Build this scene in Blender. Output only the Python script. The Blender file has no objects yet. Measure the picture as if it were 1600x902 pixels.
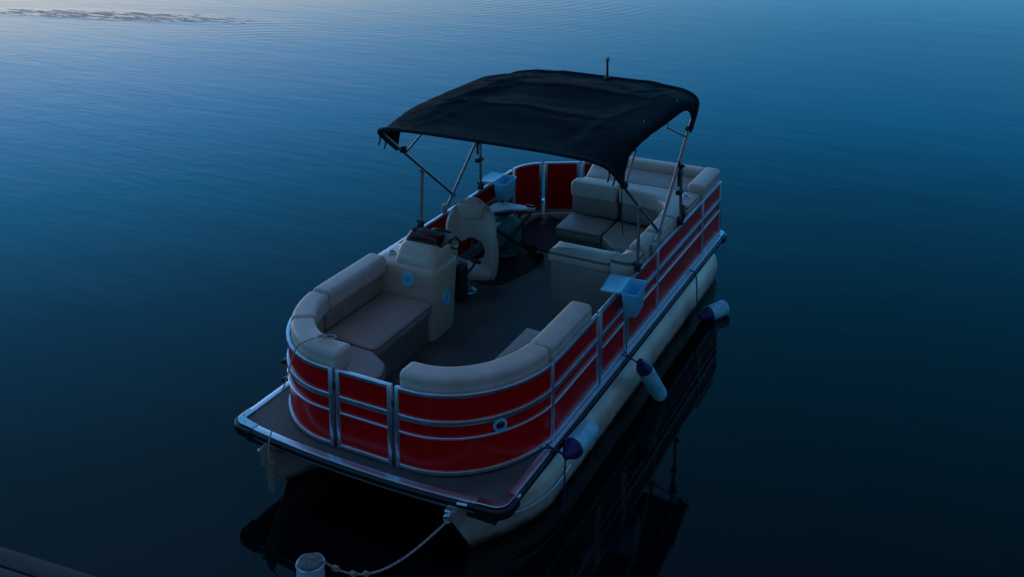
import bpy, bmesh, math, random
from mathutils import Vector, Matrix, noise
rnd = random.Random(7)
S = bpy.context.scene
COL = S.collection
D = 0.571; RH = 1.259            # deck height, rail-top height above the water
# ------------------------------------------------------------ camera
yaw, pitch, roll, FPX, CY = -0.4737, 0.1551, -0.003, 1608.0, -13.0
fw = Vector((math.sin(yaw)*math.cos(pitch), math.cos(yaw)*math.cos(pitch), -math.sin(pitch)))
rt = Vector((math.cos(yaw), -math.sin(yaw), 0)); up = rt.cross(fw)
c_, s_ = math.cos(roll), math.sin(roll)
rt, up = c_*rt+s_*up, -s_*rt+c_*up
cd = bpy.data.cameras.new('camera'); cam = bpy.data.objects.new('camera', cd); COL.objects.link(cam)
cam.matrix_world = Matrix((( rt.x, up.x, -fw.x, 4.504), (rt.y, up.y, -fw.y, -6.095), (rt.z, up.z, -fw.z, 5.518), (0,0,0,1)))
cd.sensor_width = 36; cd.lens = FPX/1600*36; cd.shift_y = (CY-451)/1600; cd.clip_end = 6000; cd.clip_start = .05
S.camera = cam
# ------------------------------------------------------------ dusk sky and the last directional light
AZ = math.radians(-78)           # azimuth of the set sun, measured from +Y towards +X
W = bpy.data.worlds.new('World'); S.world = W; W.use_nodes = True
nt = W.node_tree; N = nt.nodes; L = nt.links
bg = N['Background']
sky = N.new('ShaderNodeTexSky'); sky.sky_type = 'NISHITA'; sky.sun_disc = False
sky.sun_elevation = math.radians(-4); sky.sun_rotation = AZ
sky.air_density = 1.6; sky.dust_density = .8; sky.ozone_density = 6.0
def V(op, a, b=None):
    q = N.new('ShaderNodeVectorMath'); q.operation = op
    for i, v in enumerate((a, b)):
        if v is None: continue
        if isinstance(v, tuple): q.inputs[i].default_value = v
        else: L.new(v, q.inputs[i])
    return q
def ramp(stops):
    r = N.new('ShaderNodeValToRGB'); e = r.color_ramp.elements; r.color_ramp.interpolation = 'B_SPLINE' if False else 'LINEAR'
    while len(e) < len(stops): e.new(.5)
    for q, (p, c) in zip(e, stops): q.position = p; q.color = (c[0]*.5, c[1]*.5, c[2]*.5, 1)
    return r
gc = N.new('ShaderNodeTexCoord'); sep = N.new('ShaderNodeSeparateXYZ'); L.new(gc.outputs['Generated'], sep.inputs[0])
# after sunset: a pale afterglow low on one side, deep blue over the rest
glow = ramp([(0, (2.2, 1.7, 1.4)), (.10, (1.7, 1.5, 1.38)), (.15, (1.08, 1.22, 1.34)), (.20, (.50, .97, 1.6)), (.26, (.2, .76, 1.65)), (.32, (.075, .60, 1.32)), (.41, (.05, .36, .82)), (.52, (.055, .235, .47)), (.75, (.11, .22, .46)), (1, (.16, .24, .52))])
side = ramp([(0, (.2, .7, 1.15)), (.15, (.12, .56, 1.08)), (.18, (.085, .48, .96)), (.26, (.028, .42, .98)), (.33, (.018, .28, .68)), (.43, (.011, .20, .43)), (.51, (.011, .165, .335)), (.6, (.02, .12, .24)), (.75, (.10, .19, .42)), (1, (.16, .24, .52))])
flat = V('NORMALIZE', V('MULTIPLY', gc.outputs['Generated'], (1, 1, 0)).outputs[0]); ga = math.radians(-62)
dt = V('DOT_PRODUCT', flat.outputs[0], (math.sin(ga), math.cos(ga), 0))
mr = N.new('ShaderNodeMapRange'); mr.inputs[1].default_value = .50; mr.inputs[2].default_value = .975; L.new(dt.outputs['Value'], mr.inputs[0])
mr2 = N.new('ShaderNodeMapRange'); mr2.inputs[1].default_value = -.2; mr2.inputs[2].default_value = .65; mr2.inputs[3].default_value = 1.2; mr2.inputs[4].default_value = 2.0; L.new(dt.outputs['Value'], mr2.inputs[0])
L.new(sep.outputs[2], glow.inputs[0]); L.new(sep.outputs[2], side.inputs[0])
mx = N.new('ShaderNodeMix'); mx.data_type = 'RGBA'; pw = N.new('ShaderNodeMath'); pw.operation = 'POWER'; pw.inputs[1].default_value = 2.6; L.new(mr.outputs[0], pw.inputs[0]); L.new(pw.outputs[0], mx.inputs[0]); L.new(side.outputs[0], mx.inputs[6]); L.new(glow.outputs[0], mx.inputs[7])
# the shore behind the camera keeps the low sky there dark
bk = N.new('ShaderNodeMapRange'); bk.inputs[1].default_value = -.05; bk.inputs[2].default_value = -.75; bk.inputs[3].default_value = 0; bk.inputs[4].default_value = 1; L.new(dt.outputs['Value'], bk.inputs[0])
lo = N.new('ShaderNodeMapRange'); lo.inputs[1].default_value = .55; lo.inputs[2].default_value = .15; lo.inputs[3].default_value = 0; lo.inputs[4].default_value = .95; L.new(sep.outputs[2], lo.inputs[0])
pr = N.new('ShaderNodeMath'); pr.operation = 'MULTIPLY'; L.new(bk.outputs[0], pr.inputs[0]); L.new(lo.outputs[0], pr.inputs[1])
mb_ = N.new('ShaderNodeMix'); mb_.data_type = 'RGBA'; L.new(pr.outputs[0], mb_.inputs[0]); L.new(mx.outputs[2], mb_.inputs[6]); mb_.inputs[7].default_value = (.072, .085, .12, 1)
sc = V('SCALE', mb_.outputs[2]); L.new(mr2.outputs[0], sc.inputs['Scale'])
nz = V('MULTIPLY', sky.outputs[0], (.02, .05, .10))
tot = V('ADD', sc.outputs[0], nz.outputs[0]); L.new(tot.outputs[0], bg.inputs[0])
bg.inputs[1].default_value = 1.0
sl = bpy.data.lights.new('sun', 'SUN'); sl.energy = .05; sl.angle = math.radians(20); sl.color = (.65, .8, 1)
so = bpy.data.objects.new('sun', sl); COL.objects.link(so)
sd = Vector((math.sin(AZ), math.cos(AZ), math.tan(math.radians(12)))).normalized()
so.rotation_euler = sd.to_track_quat('Z', 'Y').to_euler()
S.view_settings.view_transform = 'Standard'; S.view_settings.look = 'None'
S.view_settings.gamma = 1; S.view_settings.exposure = 0
S.cycles.max_bounces = 8

# ------------------------------------------------------------ materials
def mat(name, col, rough=.5, metal=0, var=.0, vscale=8, bump=0, bscale=60, coat=0, spec=.5, trans=0, sss=0, stretch=None, emis=None):
    m = bpy.data.materials.new(name); m.use_nodes = True
    n = m.node_tree.nodes; l = m.node_tree.links; b = n['Principled BSDF']
    b.inputs['Base Color'].default_value = (*col, 1); b.inputs['Roughness'].default_value = rough
    b.inputs['Metallic'].default_value = metal; b.inputs['Coat Weight'].default_value = coat
    b.inputs['Coat Roughness'].default_value = .08
    b.inputs['Specular IOR Level'].default_value = spec
    b.inputs['Transmission Weight'].default_value = trans
    if sss:
        b.inputs['Subsurface Weight'].default_value = sss; b.inputs['Subsurface Scale'].default_value = .03
    tc = n.new('ShaderNodeTexCoord'); mp = n.new('ShaderNodeMapping'); l.new(tc.outputs['Object'], mp.inputs[0])
    if stretch: mp.inputs['Scale'].default_value = stretch
    if var:
        t = n.new('ShaderNodeTexNoise'); t.inputs['Scale'].default_value = vscale; t.inputs['Detail'].default_value = 6
        l.new(mp.outputs[0], t.inputs[0])
        r = n.new('ShaderNodeValToRGB'); r.color_ramp.elements[0].position = .32; r.color_ramp.elements[1].position = .7
        r.color_ramp.elements[0].color = (*[c*(1-var) for c in col], 1); r.color_ramp.elements[1].color = (*[min(1, c*(1+var)) for c in col], 1)
        l.new(t.outputs[0], r.inputs[0]); l.new(r.outputs[0], b.inputs['Base Color'])
        mr = n.new('ShaderNodeMapRange'); mr.inputs[3].default_value = max(.02, rough*(1-var)); mr.inputs[4].default_value = min(1, rough*(1+var))
        l.new(t.outputs[0], mr.inputs[0]); l.new(mr.outputs[0], b.inputs['Roughness'])
    if bump:
        t = n.new('ShaderNodeTexNoise'); t.inputs['Scale'].default_value = bscale; t.inputs['Detail'].default_value = 4
        l.new(mp.outputs[0], t.inputs[0])
        bp = n.new('ShaderNodeBump'); bp.inputs['Strength'].default_value = min(1, bump*50); bp.inputs['Distance'].default_value = bump
        l.new(t.outputs[0], bp.inputs['Height']); l.new(bp.outputs[0], b.inputs['Normal'])
    return m
M = {}
M['red'] = mat('red painted aluminium', (.80, .003, .007), .26, 0, .08, 3, .0014, 2.2, .25, .2)
M['alu'] = mat('brushed aluminium', (.72, .76, .84), .30, .9, .12, 14, .0002, 90)
M['chrome'] = mat('polished aluminium', (.80, .86, .95), .40, 1, .05, 9)
M['cap'] = mat('cast corner metal', (.74, .78, .85), .20, 1, .05, 9)
M['rub'] = mat('black rubber', (.012, .012, .014), .32, 0, .2, 20)
M['black'] = mat('black plastic', (.018, .018, .02), .4, 0, .1, 20)
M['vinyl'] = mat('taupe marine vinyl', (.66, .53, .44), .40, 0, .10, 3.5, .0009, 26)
M['vinyl_low'] = mat('darker tan base vinyl', (.27, .19, .155), .45, 0, .10, 3.5, .0009, 26)  # darker tan vinyl of the bench, lounge and sun pad bases
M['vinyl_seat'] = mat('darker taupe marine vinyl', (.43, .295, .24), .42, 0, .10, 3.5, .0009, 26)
M['piping'] = mat('dark taupe piping', (.16, .11, .09), .5)
M['gel'] = mat('cream gelcoat', (.66, .50, .37), .30, 0, .07, 4, 0, 10, .3)
M['canvas'] = mat('black canvas', (.008, .024, .030), .7, 0, .25, 7, .0012, 160, spec=.18)
M['pontoon'] = mat('weathered pontoon aluminium', (.80, .72, .62), .42, .35, .25, 2.6, .002, 9)
def waterline(m):
    # scum and water stain along the waterline of the tubes
    n = m.node_tree.nodes; l = m.node_tree.links; b = n['Principled BSDF']; src = b.inputs['Base Color'].links[0].from_socket
    tc = n.new('ShaderNodeTexCoord'); sp_ = n.new('ShaderNodeSeparateXYZ'); l.new(tc.outputs['Object'], sp_.inputs[0])
    t = n.new('ShaderNodeTexNoise'); t.inputs['Scale'].default_value = 7; t.inputs['Detail'].default_value = 6; l.new(tc.outputs['Object'], t.inputs[0])
    a = n.new('ShaderNodeMath'); a.operation = 'MULTIPLY_ADD'; l.new(t.outputs[0], a.inputs[0]); a.inputs[1].default_value = -.16; l.new(sp_.outputs[2], a.inputs[2])
    r = n.new('ShaderNodeMapRange'); r.inputs[1].default_value = .02; r.inputs[2].default_value = -.05; l.new(a.outputs[0], r.inputs[0])
    x = n.new('ShaderNodeMix'); x.data_type = 'RGBA'; l.new(r.outputs[0], x.inputs[0]); l.new(src, x.inputs[6]); x.inputs[7].default_value = (.16, .12, .07, 1); l.new(x.outputs[2], b.inputs['Base Color'])
waterline(M['pontoon'])
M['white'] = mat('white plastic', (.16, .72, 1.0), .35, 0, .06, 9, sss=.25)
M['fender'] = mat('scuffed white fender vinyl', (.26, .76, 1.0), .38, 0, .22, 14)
M['navy'] = mat('navy fender end', (.01, .022, .13), .35)
M['navyrope'] = mat('navy rope', (.012, .03, .13), .7, 0, 0, 1, .002, 300)
M['rope'] = mat('weathered rope', (.42, .38, .33), .85, 0, .25, 60, .003, 260)
M['frayed'] = mat('frayed rope fibre', (.46, .36, .28), .9, 0, .4, 25)
M['steel'] = mat('grey bimini tube', (.32, .33, .34), .32, .85, .15, 12)
M['tint'] = mat('maroon tinted acrylic', (.16, .004, .008), .12, 0, .0, 4, 0, 10, .8)
M['gauge'] = mat('dark maroon dash', (.035, .006, .008), .6, spec=.2)
M['teal'] = mat('teal painted steel', (.10, .33, .33), .38, 0, .12, 9, .001, 20)
M['grey'] = mat('pale grey plastic', (.42, .45, .47), .4, 0, .08, 12)
M['mat'] = mat('thin black sheet', (.006, .006, .007), .7, 0, .3, 30, .002, 120)
M['tarp'] = mat('dark navy tarp', (.022, .026, .05), .5, 0, .3, 12, .004, 22)
M['under'] = mat('dark underside', (.02, .022, .024), .6, .3, .2, 6)
M['piling_cap'] = mat('mottled concrete', (.13, .13, .13), .9, 0, .55, 45, .006, 60)
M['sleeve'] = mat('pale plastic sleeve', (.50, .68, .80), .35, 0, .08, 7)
M['dock'] = mat('weathered dock planks', (.06, .06, .058), .8, 0, .35, 5, .003, 30, stretch=(1, 9, 1))
M['lens'] = mat('dark red lens', (.10, .004, .008), .1, 0, 0, 1, 0, 1, .8)
M['bulb'] = mat('frosted lens', (.6, .62, .58), .3)
# woven deck vinyl: fine ribs
def deck_mat():
    m = mat('woven deck vinyl', (.115, .102, .095), .62, 0, .32, 3, 0)
    n = m.node_tree.nodes; l = m.node_tree.links; b = n['Principled BSDF']
    tc = n.new('ShaderNodeTexCoord'); w = n.new('ShaderNodeTexWave'); w.wave_type = 'BANDS'; w.bands_direction = 'DIAGONAL'
    w.inputs['Scale'].default_value = 22; w.inputs['Distortion'].default_value = 1.4; w.inputs['Detail'].default_value = 3; w.inputs['Detail Scale'].default_value = 4
    l.new(tc.outputs['Object'], w.inputs[0])
    t = n.new('ShaderNodeTexNoise'); t.inputs['Scale'].default_value = 260; l.new(tc.outputs['Object'], t.inputs[0])
    a = n.new('ShaderNodeMath'); a.operation = 'MULTIPLY_ADD'; l.new(w.outputs[0], a.inputs[0]); a.inputs[1].default_value = .5; l.new(t.outputs[0], a.inputs[2])
    bp = n.new('ShaderNodeBump'); bp.inputs['Strength'].default_value = .5; bp.inputs['Distance'].default_value = .002
    l.new(a.outputs[0], bp.inputs['Height']); l.new(bp.outputs[0], b.inputs['Normal'])
    return m
M['deck'] = deck_mat()

# ------------------------------------------------------------ mesh helpers
def obj(name, bm, m, parent=None, smooth=True, label=None, auto=40):
    bmesh.ops.recalc_face_normals(bm, faces=bm.faces)
    me = bpy.data.meshes.new(name); bm.to_mesh(me); bm.free()
    ms = m if isinstance(m, (list, tuple)) else [m]
    for x in ms: me.materials.append(M[x] if isinstance(x, str) else x)
    o = bpy.data.objects.new(name, me); COL.objects.link(o)
    if smooth:
        me.polygons.foreach_set('use_smooth', [True]*len(me.polygons))
        me.set_sharp_from_angle(angle=math.radians(auto))
    if parent: o.parent = parent
    if label: o['label'] = label
    return o
def empty(name, loc, label, cat, group=None, rz=0):
    o = bpy.data.objects.new(name, None); COL.objects.link(o); o.location = loc; o.rotation_euler.z = rz
    o.empty_display_size = .1
    return tag(o, label, cat, group)
def tag(o, label, cat, group=None):
    o['label'] = label; o['category'] = cat
    if group: o['group'] = group
    return o
def add_box(bm, x0, x1, y0, y1, z0, z1, bev=0, seg=3):
    vs = [bm.verts.new((x, y, z)) for x in (x0, x1) for y in (y0, y1) for z in (z0, z1)]
    F = [(0,1,3,2), (4,6,7,5), (0,4,5,1), (2,3,7,6), (0,2,6,4), (1,5,7,3)]
    fs = [bm.faces.new([vs[i] for i in f]) for f in F]
    if bev:
        es = list({e for f in fs for e in f.edges})
        bmesh.ops.bevel(bm, geom=es, offset=bev, segments=seg, profile=.5, affect='EDGES')
def add_prism(bm, pts, z0, z1, bev=0, seg=3, top_only=False):
    a = [bm.verts.new((p[0], p[1], z0)) for p in pts]; b = [bm.verts.new((p[0], p[1], z1)) for p in pts]
    fb = bm.faces.new(a[::-1]); ft = bm.faces.new(b); n = len(pts)
    sf = [bm.faces.new((a[i], a[(i+1) % n], b[(i+1) % n], b[i])) for i in range(n)]
    if bev:
        es = set(ft.edges)
        if not top_only: es |= {e for f in [fb]+sf for e in f.edges}
        bmesh.ops.bevel(bm, geom=list(es), offset=bev, segments=seg, profile=.5, affect='EDGES')
def add_tube(bm, pts, r, n=10, closed=False, cap=True, flat=None):
    pts = [Vector(p) for p in pts]; K = len(pts); rings = []
    prev = None
    for i, p in enumerate(pts):
        if closed: t = (pts[(i+1) % K]-pts[i-1])
        else: t = pts[min(i+1, K-1)]-pts[max(i-1, 0)]
        t.normalize()
        if prev is None:
            a = t.orthogonal().normalized()
        else:
            a = (prev-t*prev.dot(t)).normalized()
        prev = a; b = t.cross(a)
        rr = r(i/(K-1)) if callable(r) else r
        rings.append([bm.verts.new(p+(a*math.cos(2*math.pi*k/n)+b*math.sin(2*math.pi*k/n))*rr) for k in range(n)])
    for i in range(K if closed else K-1):
        A, B = rings[i], rings[(i+1) % K]
        for k in range(n): bm.faces.new((A[k], A[(k+1) % n], B[(k+1) % n], B[k]))
    if cap and not closed: bm.faces.new(rings[0][::-1]); bm.faces.new(rings[-1])
def add_lathe(bm, prof, c=(0,0,0), n=24, axis=None):
    R = Matrix.Identity(3) if axis is None else Vector((0,0,1)).rotation_difference(Vector(axis)).to_matrix()
    rings = []
    for r, z in prof:
        rings.append([bm.verts.new(Vector(c)+R @ Vector((max(r, 1e-4)*math.cos(2*math.pi*k/n), max(r, 1e-4)*math.sin(2*math.pi*k/n), z))) for k in range(n)])
    for A, B in zip(rings, rings[1:]):
        for k in range(n): bm.faces.new((A[k], A[(k+1) % n], B[(k+1) % n], B[k]))
    bm.faces.new(rings[0][::-1]); bm.faces.new(rings[-1])
def rrect(w0, w1, z0, z1, r, seg=3):
    out = []
    for cx, cz, a0 in ((w1-r, z1-r, 0), (w0+r, z1-r, 90), (w0+r, z0+r, 180), (w1-r, z0+r, 270)):
        for k in range(seg+1):
            a = math.radians(a0+90*k/seg); out.append((cx+r*math.cos(a), cz+r*math.sin(a)))
    return out
def normals(path, closed=False):
    out = []; K = len(path)
    for i in range(K):
        if closed: a, b = path[i-1], path[(i+1) % K]
        else: a, b = path[max(i-1, 0)], path[min(i+1, K-1)]
        t = Vector((b[0]-a[0], b[1]-a[1])).normalized(); out.append(Vector((-t.y, t.x)))
    return out
def add_sweep(bm, path, prof, closed=False, side=1, end_round=0, center=None):
    """profile = list of (offset along the path's left normal * side, z)"""
    ns = normals(path, closed); rings = []; K = len(path)
    cw = sum(p[0] for p in prof)/len(prof); cz = sum(p[1] for p in prof)/len(prof)
    acc = [0]
    for i in range(1, K): acc.append(acc[-1]+math.dist(path[i], path[i-1]))
    for i in range(K):
        s = 1
        if end_round:
            d = min(acc[i], acc[-1]-acc[i])
            if d < end_round: q = 1-d/end_round; s = math.sqrt(max(0, 1-q*q))*.34+.66
        rings.append([bm.verts.new((path[i][0]+ns[i].x*side*(cw+(w-cw)*s), path[i][1]+ns[i].y*side*(cw+(w-cw)*s), cz+(z-cz)*s)) for w, z in prof])
    n = len(prof)
    for i in range(K if closed else K-1):
        A, B = rings[i], rings[(i+1) % K]
        for k in range(n): bm.faces.new((A[k], A[(k+1) % n], B[(k+1) % n], B[k]))
    if not closed: bm.faces.new(rings[0][::-1]); bm.faces.new(rings[-1])
def resample(path, step, ends=0):
    acc = [0]
    for i in range(1, len(path)): acc.append(acc[-1]+math.dist(path[i], path[i-1]))
    T = acc[-1]; n = max(2, int(T/step)); ss = [T*k/n for k in range(n+1)]
    if ends: ss = sorted(set(ss+[ends*f for f in (.03, .12, .3, .6, 1)]+[T-ends*f for f in (.03, .12, .3, .6, 1)]))
    out = []; j = 0
    for s in ss:
        while j < len(acc)-2 and acc[j+1] < s: j += 1
        f = (s-acc[j])/max(acc[j+1]-acc[j], 1e-9); out.append((path[j][0]+(path[j+1][0]-path[j][0])*f, path[j][1]+(path[j+1][1]-path[j][1])*f))
    return out
def smooth_path(pts, it=3):
    for _ in range(it):
        q = [pts[0]]
        for a, b in zip(pts, pts[1:]):
            a = Vector(a); b = Vector(b); q += [tuple(a*.75+b*.25), tuple(a*.25+b*.75)]
        q.append(pts[-1]); pts = q
    return pts

# ------------------------------------------------------------ water
def water():
    bm = bmesh.new(); R = 3000
    vs = [bm.verts.new((x, y, 0)) for x, y in ((-R,-R), (R,-R), (R,R), (-R,R))]; bm.faces.new(vs)
    m = bpy.data.materials.new('lake water'); m.use_nodes = True
    n = m.node_tree.nodes; l = m.node_tree.links; b = n['Principled BSDF']
    b.inputs['Base Color'].default_value = (.0012, .004, .006, 1); b.inputs['Roughness'].default_value = .035; b.inputs['IOR'].default_value = 1.333
    tc = n.new('ShaderNodeTexCoord')
    def mapped(rot, sc, loc=(0,0,0)):
        mp = n.new('ShaderNodeMapping'); mp.inputs['Rotation'].default_value = (0, 0, rot); mp.inputs['Scale'].default_value = sc; mp.inputs['Location'].default_value = loc
        l.new(tc.outputs['Object'], mp.inputs[0]); return mp.outputs[0]
    def noise_(vec, sc, det=2, dist=0):
        t = n.new('ShaderNodeTexNoise'); t.inputs['Scale'].default_value = sc; t.inputs['Detail'].default_value = det; t.inputs['Distortion'].default_value = dist
        l.new(vec, t.inputs[0]); return t.outputs[0]
    def math_(op, a, bb, c=None):
        q = n.new('ShaderNodeMath'); q.operation = op
        for i, v in enumerate((a, bb, c)):
            if v is None: continue
            if isinstance(v, (int, float)): q.inputs[i].default_value = v
            else: l.new(v, q.inputs[i])
        return q.outputs[0]
    def mask(center, rx, ry, rot):
        mp = n.new('ShaderNodeMapping'); mp.vector_type = 'TEXTURE'
        mp.inputs['Location'].default_value = (*center, 0); mp.inputs['Rotation'].default_value = (0,0,rot); mp.inputs['Scale'].default_value = (rx, ry, 1)
        l.new(tc.outputs['Object'], mp.inputs[0])
        ln = n.new('ShaderNodeVectorMath'); ln.operation = 'LENGTH'; l.new(mp.outputs[0], ln.inputs[0])
        mr = n.new('ShaderNodeMapRange'); mr.interpolation_type = 'SMOOTHERSTEP'
        mr.inputs[1].default_value = 1; mr.inputs[2].default_value = .3; mr.inputs[3].default_value = 0; mr.inputs[4].default_value = 1
        l.new(ln.outputs['Value'], mr.inputs[0]); return mr.outputs[0]
    # long soft ripples lying across the view, and a fine chop
    r1 = noise_(mapped(math.radians(20), (.5, 2.2, 1)), 1.6, 3, .3)
    r2 = noise_(mapped(math.radians(38), (.7, 2.0, 1)), .45, 2, .2)
    # concentric ripples spreading from the disturbed streak
    rings = n.new('ShaderNodeTexWave'); rings.wave_type = 'RINGS'; rings.rings_direction = 'Z'
    rings.inputs['Scale'].default_value = .75; rings.inputs['Distortion'].default_value = 5; rings.inputs['Detail'].default_value = 1.5; rings.inputs['Detail Scale'].default_value = .5
    mp = n.new('ShaderNodeMapping'); mp.inputs['Location'].default_value = (24, -30, 0); l.new(tc.outputs['Object'], mp.inputs[0]); l.new(mp.outputs[0], rings.inputs[0])
    rm = mask((-12.0, 19.5), 13, 6, math.radians(25))
    st = mask((-20.5, 15.7), 7.2, 1.15, math.radians(15))
    sn = noise_(mapped(math.radians(15), (.8, 2.6, 1)), 1.5, 3, .6)
    far = mask((-15, 13), 22, 13, math.radians(-20))
    h = math_('MULTIPLY', r1, math_('MULTIPLY_ADD', far, .0026, .0012))
    h = math_('MULTIPLY_ADD', r2, .0045, h)
    wind = n.new('ShaderNodeMapRange'); wind.interpolation_type = 'SMOOTHSTEP'; wind.inputs[1].default_value = .42; wind.inputs[2].default_value = .60
    l.new(noise_(mapped(math.radians(25), (.6, 1.5, 1)), .16, 2, .5), wind.inputs[0])
    h = math_('MULTIPLY_ADD', math_('MULTIPLY', math_('MULTIPLY', rings.outputs[0], rm), math_('MULTIPLY_ADD', wind.outputs[0], .8, .2)), .0021, h)
    chop = noise_(mapped(math.radians(30), (.9, 2.4, 1)), 3.2, 2, .2)
    h = math_('MULTIPLY_ADD', math_('MULTIPLY', chop, math_('MULTIPLY', far, wind.outputs[0])), .0022, h)
    h = math_('MULTIPLY_ADD', math_('MULTIPLY', sn, st), .009, h)
    # brownish, rougher, low-specular broken patches along the streak
    pn_ = noise_(mapped(math.radians(15), (.55, 2.4, 1), (3.1, 1.7, 0)), 2.3, 6, 1.2)
    th = n.new('ShaderNodeMapRange'); th.interpolation_type = 'SMOOTHSTEP'; th.inputs[1].default_value = .57; th.inputs[2].default_value = .68; l.new(math_('MULTIPLY_ADD', st, .22, math_('SUBTRACT', pn_, .06)), th.inputs[0])
    pt_ = math_('MULTIPLY', th.outputs[0], math_('MINIMUM', math_('MULTIPLY', st, 4), 1))
    l.new(math_('MULTIPLY_ADD', pt_, .28, .035), b.inputs['Roughness'])
    cm = n.new('ShaderNodeMix'); cm.data_type = 'RGBA'; l.new(pt_, cm.inputs[0]); cm.inputs[6].default_value = (.0012, .004, .006, 1); cm.inputs[7].default_value = (.12, .06, .05, 1); l.new(cm.outputs[2], b.inputs['Base Color'])
    l.new(math_('MULTIPLY_ADD', pt_, -.35, .5), b.inputs['Specular IOR Level'])
    bp = n.new('ShaderNodeBump'); bp.inputs['Strength'].default_value = 1; bp.inputs['Distance'].default_value = 1
    l.new(h, bp.inputs['Height']); l.new(bp.outputs[0], b.inputs['Normal'])
    o = obj('water', bm, m, smooth=False); o['kind'] = 'structure'
water()

# ------------------------------------------------------------ the boat
boat = empty('pontoon_boat', (0, 3, 0), 'red and silver pontoon boat with taupe seats and black canopy, moored on calm water', 'boat')
class Root:  pass
def part(name, bm, m, parent=None, label=None, **k):
    o = obj(name, bm, m, None, label=label, **k)
    o.parent = parent or boat
    if (parent or boat) is boat: o.matrix_parent_inverse = Matrix.Translation((0, -3, 0))
    return o
# deck outline
def deck_outline(hw=1.29, y1=6.0, r=.10, inset=0):
    hw -= inset; pts = []
    def bow(x): return -.07+.09*(abs(x)/1.29)**2.2+inset
    k = 9
    # starboard bow corner -> port bow corner
    def corner(cx, cy, a0, a1):
        rr = max(r-inset, .02)
        for i in range(k): a = math.radians(a0+(a1-a0)*i/(k-1)); pts.append((cx+rr*math.cos(a), cy+rr*math.sin(a)))
    rr = max(r-inset, .02)
    corner(-hw+rr, bow(hw)+rr, 180, 260)
    for i in range(1, 16):
        x = -hw+rr+(2*hw-2*rr)*i/16; pts.append((x, bow(x)))
    corner(hw-rr, bow(hw)+rr, 280, 360)
    corner(hw-rr, y1-inset-rr, 0, 90); corner(-hw+rr, y1-inset-rr, 90, 180)
    return pts
out = deck_outline()
bm = bmesh.new(); add_prism(bm, deck_outline(inset=.012), D-.045, D-.003); deck = part('deck', bm, 'deck', smooth=False)
# edge trims follow the outline (left normal of a ccw path points inward)
bm = bmesh.new(); add_sweep(bm, out, rrect(-.004, .058, D-.012, D+.004, .003, 2), closed=True); part('deck_rim', bm, 'chrome')
bm = bmesh.new(); add_sweep(bm, out, rrect(-.026, .006, D-.058, D-.013, .010, 3), closed=True); rub = part('rub_rail', bm, 'rub')
bm = bmesh.new(); add_sweep(bm, out, rrect(-.012, .03, D-.082, D-.0585, .004, 2), closed=True); part('lower_trim', bm, 'alu', rub)
bm = bmesh.new(); add_prism(bm, deck_outline(inset=.05), D-.10, D-.0475); part('deck_underside', bm, 'under')
for sx in (-1, 1):
    for y, a in ((.02, 0), (6, 1)):
        bm = bmesh.new(); cy = .105 if not a else y-.10; cx = sx*1.19; pth = []
        base = {(-1, 0): 180, (1, 0): 270, (1, 1): 0, (-1, 1): 90}[(sx, a)]
        if base == 180: pth.append((cx-.106, cy+.10))
        if base == 270: pth.append((cx-.12, -.014))
        if base == 0: pth.append((cx+.106, cy-.10))
        if base == 90: pth.append((cx+.1, cy+.106))
        for i in range(9): t = math.radians(base+90*i/8); pth.append((cx+.106*math.cos(t), cy+.106*math.sin(t)))
        if base == 180: pth.append((cx+.12, -.014))
        if base == 270: pth.append((cx+.106, cy+.10))
        if base == 0: pth.append((cx-.1, cy+.106))
        if base == 90: pth.append((cx-.106, cy-.1))
        add_sweep(bm, pth, rrect(0, .066, D-.006, D+.009, .003, 2)); cap = part('corner_cap', bm, 'cap', smooth=False)
        bm = bmesh.new(); add_sweep(bm, pth, rrect(-.032, -.001, D-.085, D-.008, .012, 3)); part('corner_bumper', bm, 'rub', cap)
        for p in (pth[1], pth[-2]):
            q = Vector((cx, cy)); v = Vector(p); v = v+(q-v)*.30
            bm = bmesh.new(); add_lathe(bm, [(.006, D+.0085), (.006, D+.0105), (.003, D+.012)], (v.x, v.y, 0), 8); part('bolt', bm, 'black', cap)
    # chrome end clips of the rub rail at the bow
bmc = [((.93, -.043), (1.01, -.03)), ((1.307, .17), (1.307, .25)), ((-1.307, .17), (-1.307, .25)), ((-1.1, -.022), (-1.16, -.008))]
for a, b in bmc:
    bm = bmesh.new(); add_tube(bm, [(a[0], a[1]-.008 if abs(a[0]) < 1.2 else a[1], D-.02), (b[0], b[1]-.008 if abs(b[0]) < 1.2 else b[1], D-.02)], .011, 8); part('rail_end_clip', bm, 'chrome', rub)
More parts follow.
